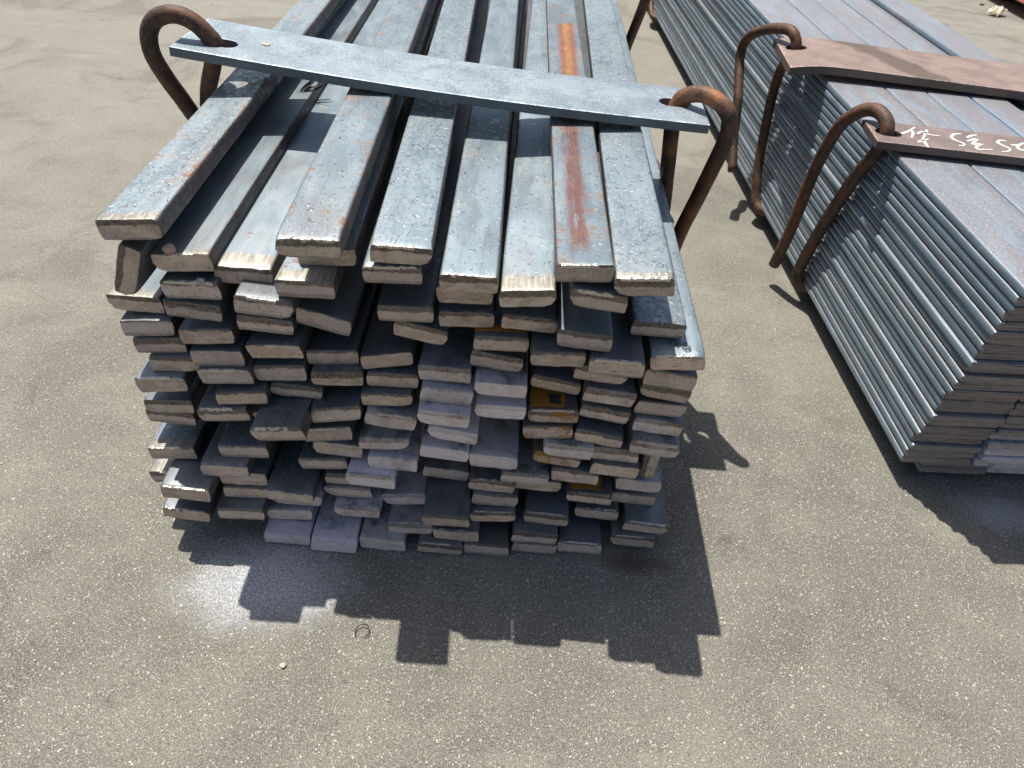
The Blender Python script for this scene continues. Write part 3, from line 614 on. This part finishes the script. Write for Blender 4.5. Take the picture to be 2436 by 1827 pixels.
tag(o, 'dark rod sloping down behind the right side of the pile, cut by the photo top', 'hook rod', 'rusty hook rods')

# ------------------------------------------------------------ stack of thin flats on the right
OX, OY = 1.0850, .2919; DV = Vector((-.0434, .9989, 0)); NU = Vector((.9989, .0434, 0)); YAW2 = math.atan2(.0434, .9989)
KS = .966                                   # the stack stands a little nearer, up on low packers
def S(u, v, z): return Vector(CAM_LOC)+(Vector((OX, OY, 0))+NU*u+DV*v+Vector((0, 0, z))-Vector(CAM_LOC))*KS
FT = .0206; PITCH = .02325
def flat_set(W, n, seed):
    return [bar_mesh(W*KS, FT*KS, 6.0, .0046, seed+k, droop=.0012, rough=.0011, lean=.002*(k-1), bulge=.0008, deform=.25) for k in range(n)]
sets = {.188: flat_set(.188, 5, 900), .135: flat_set(.135, 1, 930), .138: flat_set(.138, 1, 931), .121: flat_set(.121, 1, 932), .15: flat_set(.15, 1, 933)}
for ms in sets.values():
    for m_ in ms: m_.materials.append(M_FLAT); m_.materials.append(M_FLATCUT)
def flat(W, u, v, z, k, label, roll=0., skew=0., col=None):
    o = bpy.data.objects.new('flat_bar', sets[W][k % len(sets[W])]); COL.objects.link(o)
    o.location = S(u+W/2, v, z); o.rotation_euler = (Matrix.Rotation(YAW2+skew, 3, 'Z') @ Matrix.Rotation(roll, 3, 'Y')).to_euler()
    o['bare'] = -.004; o['shade_tint'] = 0.0
    o.color = col or (rnd.choice([0, 0, .05]), rnd.uniform(0, .2), 0, rnd.uniform(.15, .75))
    tag(o, label, 'flat bar', 'thin flat bars in the right-hand stack'); return o
NL = 25
COLN = ['left column', 'second column', 'third column', 'right column']
US = [0, .1965, .393, .632]
for k in range(-1, NL):
    zz = .0030+FT/2+k*PITCH
    vf = .055-.058*(k/NL)
    for c, u0 in enumerate(US):
        sh = .068 if k <= 0 else 0
        u = u0+sh+rnd.uniform(-.004, .003); v = vf+rnd.uniform(-.009, .009)
        if k in (1, 2) and c == 1: v -= .012
        n = NL-k
        if n <= 13: where = '%s down' % ORD[n-1]
        else: where = ('%s up' % ORD[k+1]) if k > -1 else 'lowest and set back'
        lab_ = 'thin flat bar %s in the %s of the right stack' % (where, COLN[c])
        colr = (0, rnd.uniform(0, .2), (.75 if (c == 1 and k < 4) else (.3 if (c == 1 and k < 6) else 0)), rnd.uniform(-.7, .95))
        flat(.188, u, v, zz+rnd.uniform(-.0004, .0004), rnd.randrange(5), lab_, skew=rnd.uniform(-.0007, .0007), col=colr)
for v_ in (.42, 1.25, 2.6, 4.6):
    bm = bmesh.new(); bmesh.ops.create_cube(bm, size=1); bmesh.ops.scale(bm, vec=(.66, .07, .024), verts=bm.verts); bmesh.ops.bevel(bm, geom=bm.edges[:], offset=.004, segments=1, affect='EDGES')
    me = bpy.data.meshes.new('packer'); bm.to_mesh(me); bm.free(); o = new_obj('packer', me, [M_TIMBER])
    q = S(.49, v_, 0); o.location = (q.x, q.y, .0125); o.rotation_euler = (0, 0, YAW2); tag(o, 'low dark packer under the right stack, %s from the front' % ORD[(.42, 1.25, 2.6, 4.6).index(v_)], 'packer', 'packers under the right stack')
zt2 = .0030+FT/2+NL*PITCH
for W_, u0, lab_ in ((.188, 0.0, 'pinkish grey flat bar on top at the left edge of the right stack'), (.135, .194, 'flat bar on top, second from the left edge of the right stack'),
                     (.138, .333, 'flat bar on top, third from the left edge of the right stack'), (.121, .480, 'flat bar on top beside the sunken gap of the right stack'), (.15, .674, 'flat bar on top at the far right edge of the right stack')):
    flat(W_, u0, rnd.uniform(-.012, .0)-.004, zt2, rnd.randrange(5), lab_, col=(.05, .30, 0, .95))
nc = new_obj('clamp_bar', plate_mesh(1.02*KS, .165*KS, .021, [(.050*KS, .078*KS, .070, .052)], seed=2), [M_PLATE_R])
place(nc, S(-.069, .668, .638), NU*1+DV*(-.122), DV)
tag(nc, 'brown clamp bar with white chalk writing across the near end of the right stack', 'clamp bar', 'slotted clamp bars')
CHALK = [[(0.0855, 0.0779), (0.1096, 0.1005), (0.1418, 0.1416)], [(0.1255, 0.1146), (0.1215, 0.0886), (0.1066, 0.0538)], [(0.1339, 0.0908), (0.155, 0.1141), (0.167, 0.0991), (0.1807, 0.0939), (0.1985, 0.0947)], [(0.1736, 0.1322), (0.1545, 0.0892), (0.1303, 0.0399)], [(0.1156, 0.0253), (0.1363, 0.0446), (0.1564, 0.061)], [(0.1387, 0.0468), (0.1361, 0.021), (0.1353, -0.0038)], [(0.2696, 0.1312), (0.2492, 0.1236), (0.2308, 0.0966), (0.2349, 0.0736), (0.2488, 0.0598), (0.2507, 0.0486), (0.2384, 0.0362), (0.2317, 0.0401)], [(0.2774, 0.1058), (0.2972, 0.1255), (0.3169, 0.1375)], [(0.2688, 0.0776), (0.2955, 0.1005), (0.3022, 0.0994), (0.2738, 0.0553), (0.2941, 0.0671), (0.3097, 0.0717)], [(0.3097, 0.0717), (0.2821, 0.0431), (0.279, 0.0248), (0.3001, 0.0295), (0.3225, 0.0345)], [(0.3886, 0.1143), (0.3733, 0.1143), (0.359, 0.095), (0.3645, 0.0788), (0.3764, 0.0617), (0.3752, 0.0468), (0.3587, 0.0306), (0.3452, 0.0281)], [(0.3939, 0.0859), (0.413, 0.0959)], [(0.4402, 0.1143), (0.4222, 0.0986), (0.4063, 0.0762), (0.4076, 0.059), (0.4193, 0.0595), (0.4364, 0.0775), (0.4486, 0.1063), (0.4402, 0.1143)]]
new_obj('chalk_writing', stroke_mesh('chalk_writing', [[(a*KS, c*KS) for a, c in l] for l in CHALK], .0088, .0004, .0007, .05), [M_CHALK], nc)
fc = new_obj('clamp_bar', plate_mesh(1.12*KS, .340*KS, .026, [(.056*KS, .215*KS, .070, .056)], bend=lambda x: -.020*max(0, 1-x/.17)**2), [M_PLATE_W])
place(fc, S(-.13, 1.28, .655), NU*1+DV*(-.115)+Vector((0, 0, -.022)), DV)
tag(fc, 'wide rusty brown clamp plate with a wet stain across the middle of the right stack', 'clamp bar', 'slotted clamp bars')
def T3(lst): return [tuple(S(*p)) for p in lst]
o = tube('hook_rod', T3([(-.075, 1.012, .030), (-.075, .978, .20), (-.075, .965, .40), (-.075, .93, .53), (-.074, .90, .592), (-.067, .865, .634), (-.048, .835, .664), (-.030, .795, .674), (-.018, .755, .660), (-.015, .738, .632), (-.020, .742, .575), (-.023, .79, .487), (-.023, .87, .28), (-.023, .918, .09), (-.021, .912, .040), (.0, .89, .020), (.04, .88, .020)]), .0190, M_ROD, 5, 14, 4)
tag(o, 'rusty hook rod at the chalked clamp bar, its free end near the ground', 'hook rod', 'rusty hook rods')
o = tube('hook_rod', T3([(-.13, 1.556, .136), (-.13, 1.648, .234), (-.13, 1.717, .358), (-.13, 1.770, .42), (-.13, 1.83, .49), (-.13, 1.834, .549), (-.125, 1.77, .604), (-.112, 1.66, .652), (-.092, 1.575, .680), (-.072, 1.522, .686), (-.056, 1.494, .664), (-.05, 1.49, .630), (-.04, 1.545, .58), (-.031, 1.618, .529), (-.028, 1.636, .412), (-.026, 1.577, .189), (-.024, 1.525, .09), (-.02, 1.49, .04), (.0, 1.455, .021), (.04, 1.44, .021)]), .0185, M_ROD, 5, 14, 5)
tag(o, 'rusty hook rod at the wide clamp plate, its free end hanging beside the stack', 'hook rod', 'rusty hook rods')
o = tube('hook_rod', T3([(.02, 4.66, .632), (-.01, 4.68, .640), (-.028, 4.66, .60), (-.028, 4.58, .40), (-.028, 4.48, .15), (-.028, 4.38, .06), (-.02, 4.28, .025), (.04, 4.24, .021)]), .0190, M_ROD, 5, 10, 6)
tag(o, 'dark rod bent under the far left edge of the right stack, at the photo top', 'hook rod', 'rusty hook rods')

# ------------------------------------------------------------ salmon beam at the far right corner
bm = bmesh.new(); bmesh.ops.create_cube(bm, size=1); bmesh.ops.scale(bm, vec=(.9, 5.0, .18), verts=bm.verts); bmesh.ops.bevel(bm, geom=bm.edges[:], offset=.01, segments=2, affect='EDGES')
me = bpy.data.meshes.new('painted_slab'); bm.to_mesh(me); bm.free()
pb = bpy.data.objects.new('painted_slab', None); COL.objects.link(pb); pb.location = (4.44, 6.3, 0); pb.rotation_euler = (0, 0, .02)
tag(pb, 'salmon painted slab raised off the ground at the top right corner', 'steel slab')
o = new_obj('slab_body', me, [M_SALMON], pb); o.location = (0, 0, .19)
for y in (-1.6, 0, 1.6):
    bm = bmesh.new(); bmesh.ops.create_cube(bm, size=1); bmesh.ops.scale(bm, vec=(.7, .12, .098), verts=bm.verts); bmesh.ops.bevel(bm, geom=bm.edges[:], offset=.006, segments=1, affect='EDGES')
    me = bpy.data.meshes.new('sleeper'); bm.to_mesh(me); bm.free(); o = new_obj('sleeper', me, [M_TIMBER], pb); o.location = (.05, y, .05)

# ------------------------------------------------------------ litter
def crumple(name, size, seed, mat, amp=.35, n=7):
    R = random.Random(seed); V = []; F = []
    for i in range(n):
        for j in range(n):
            u, v = i/(n-1)-.5, j/(n-1)-.5
            V.append((size*(u+R.uniform(-.05, .05)), size*.6*(v+R.uniform(-.05, .05)), size*amp*(R.uniform(0, .5)+.5*math.cos(u*3)*math.cos(v*2.4))))
    for i in range(n-1):
        for j in range(n-1): a = i*n+j; F.append((a, a+1, a+n+1, a+n))
    o = new_obj(name, mesh(name, V, F), [mat]); md = o.modifiers.new('t', 'SOLIDIFY'); md.thickness = size*.03; return o
o = crumple('paper_scrap', .15, 2, M_PAPER, .5); o.location = (3.83, 5.66, .01); o.rotation_euler = (.1, -.1, .7); tag(o, 'crumpled cream paper scrap lying on the far concrete', 'scrap')
o = lump('stone_chip', (.022, .016, .012), 3, mat_plain('dark_stone', (.07, .06, .05)), 1); o.location = (3.86, 5.98, .008); tag(o, 'small dark chip just beyond the paper scrap', 'stone')
o = lump('stone_chip', (.03, .018, .010), 4, bpy.data.materials['dark_stone'], 1); o.location = (3.05, 6.05, .008); tag(o, 'dark chip alone near the top edge beyond the right stack', 'stone')
def leaf(name, ln, wd, seed, mat, curl=.4):
    R = random.Random(seed); V = []; F = []; n = 9
    for i in range(n):
        u = i/(n-1); w = wd*math.sin(math.pi*min(1, u*.9+.06))**.8
        z = curl*ln*(u*u)
        for k in (-1, -.35, .35, 1): V.append((w*k*.5, ln*u, z+abs(k)*w*.35+R.uniform(-.001, .001)))
    for i in range(n-1):
        for k in range(3): a = i*4+k; F.append((a, a+1, a+5, a+4))
    o = new_obj(name, mesh(name, V, F, True), [mat]); md = o.modifiers.new('t', 'SOLIDIFY'); md.thickness = .0008; return o
o = leaf('dry_leaf', .042, .012, 5, M_LEAF, .5); o.location = (-.006, .082, .688); o.rotation_euler = (math.radians(60), math.radians(-35), math.radians(-30)); tag(o, 'curled dry leaf propped upright on the sunken blue bar', 'leaf')
hk = bpy.data.objects.new('charred_husk', None); COL.objects.link(hk); hk.location = (-.517, .80, .698); hk.rotation_euler = (.25, 0, math.radians(-52)); tag(hk, 'black charred husk caught between two bars under the clamp', 'husk')
R3 = random.Random(8)
for k in range(7):
    q = leaf('husk_fibre', R3.uniform(.05, .085), R3.uniform(.006, .011), 30+k, M_HUSK, R3.uniform(-.2, .5)); q.parent = hk
    q.location = (R3.uniform(-.008, .008), R3.uniform(-.05, -.02), R3.uniform(0, .012)); q.rotation_euler = (R3.uniform(-.2, .5), R3.uniform(-.8, .8), R3.uniform(-.35, .35))
o = tube('curled_twig', [(-.246, -.268, .004), (-.250, -.252, .006), (-.240, -.240, .008), (-.226, -.243, .010), (-.222, -.258, .007), (-.230, -.266, .004)], .0010, M_HUSK, 4, 6, 9); tag(o, 'thin dark curled twig on the ground by the shadow edge', 'twig')
o = lump('slag_chip', (.011, .008, .010), 6, mat_plain('pink_slag', (.42, .30, .24)), 2, .25, .9); o.location = (-.567, .012, .709); tag(o, 'pinkish slag chip on the front edge of the half-shaded bar', 'chip')
o = lump('slag_chip', (.009, .006, .008), 7, mat_plain('grey_slag', (.30, .31, .32), .35, .4), 2, .2, .9); o.location = (-.520, -.002, .658); tag(o, 'grey metal bead hanging on the bar end under the slag chip', 'chip')
o = lump('stone_chip', (.012, .010, .012), 8, M_STONE, 1); o.location = S(.207, .030, .052); tag(o, 'white stone chip wedged between the lowest flat bars of the right stack', 'stone')
fl = decal('rust_flake', [(0, 0), (.016, .004), (.022, .03), (.010, .05), (.002, .036), (-.004, .018)], 0, mat_plain('plum_rust', (.16, .09, .09)), None, .0014); fl.location = (.376, .80, .575); fl.rotation_euler = (.2, .5, .3); tag(fl, 'plum rust flake lifting off the right side of the pile by the hook', 'flake')
o = lump('pale_pebble', (.0065, .0055, .004), 10, M_STONE, 2, .12); o.location = (-.375, -.337, .004); tag(o, 'largest pale pebble on the ground below the pile shadow', 'pebble')
o = lump('pale_pebble', (.012, .009, .006), 11, mat_plain('yellow_pebble', (.60, .52, .36)), 2, .12); o.location = (-.735, .01, .004); tag(o, 'cream pebble on the ground beside the lower left of the pile', 'pebble')

# loose grit strewn over the concrete (nobody could count it)
R4 = random.Random(77); V = []; F = []
bm = bmesh.new(); bmesh.ops.create_icosphere(bm, subdivisions=1, radius=1); iv = [v.co.copy() for v in bm.verts]; iff = [tuple(v.index for v in f.verts) for f in bm.faces]; bm.free()
cnt = 0
while cnt < 2600:
    x = R4.uniform(-1.5, 1.9); y = R4.uniform(-.75, 1.6)
    if -.80 < x < .46 and y > -.05: continue
    if x > .96 and y > .2: continue
    s = .0009+.0022*R4.random()**3; b0 = len(V); cnt += 1; rz = R4.uniform(0, 6.3); c_, s_ = math.cos(rz), math.sin(rz); ex = R4.uniform(.7, 1.5)
    for p in iv:
        k = 1+R4.uniform(-.25, .25); px, py = p.x*s*k*ex, p.y*s*k
        V.append((x+px*c_-py*s_, y+px*s_+py*c_, s*.35+p.z*s*k*.6))
    F += [tuple(b0+i for i in f) for f in iff]
me = bpy.data.meshes.new('loose_grit'); me.from_pydata(V, [], F); me.update()
o = new_obj('loose_grit', me, [M_STONE]); tag(o, 'pale loose grit strewn over the concrete yard', kind='stuff')
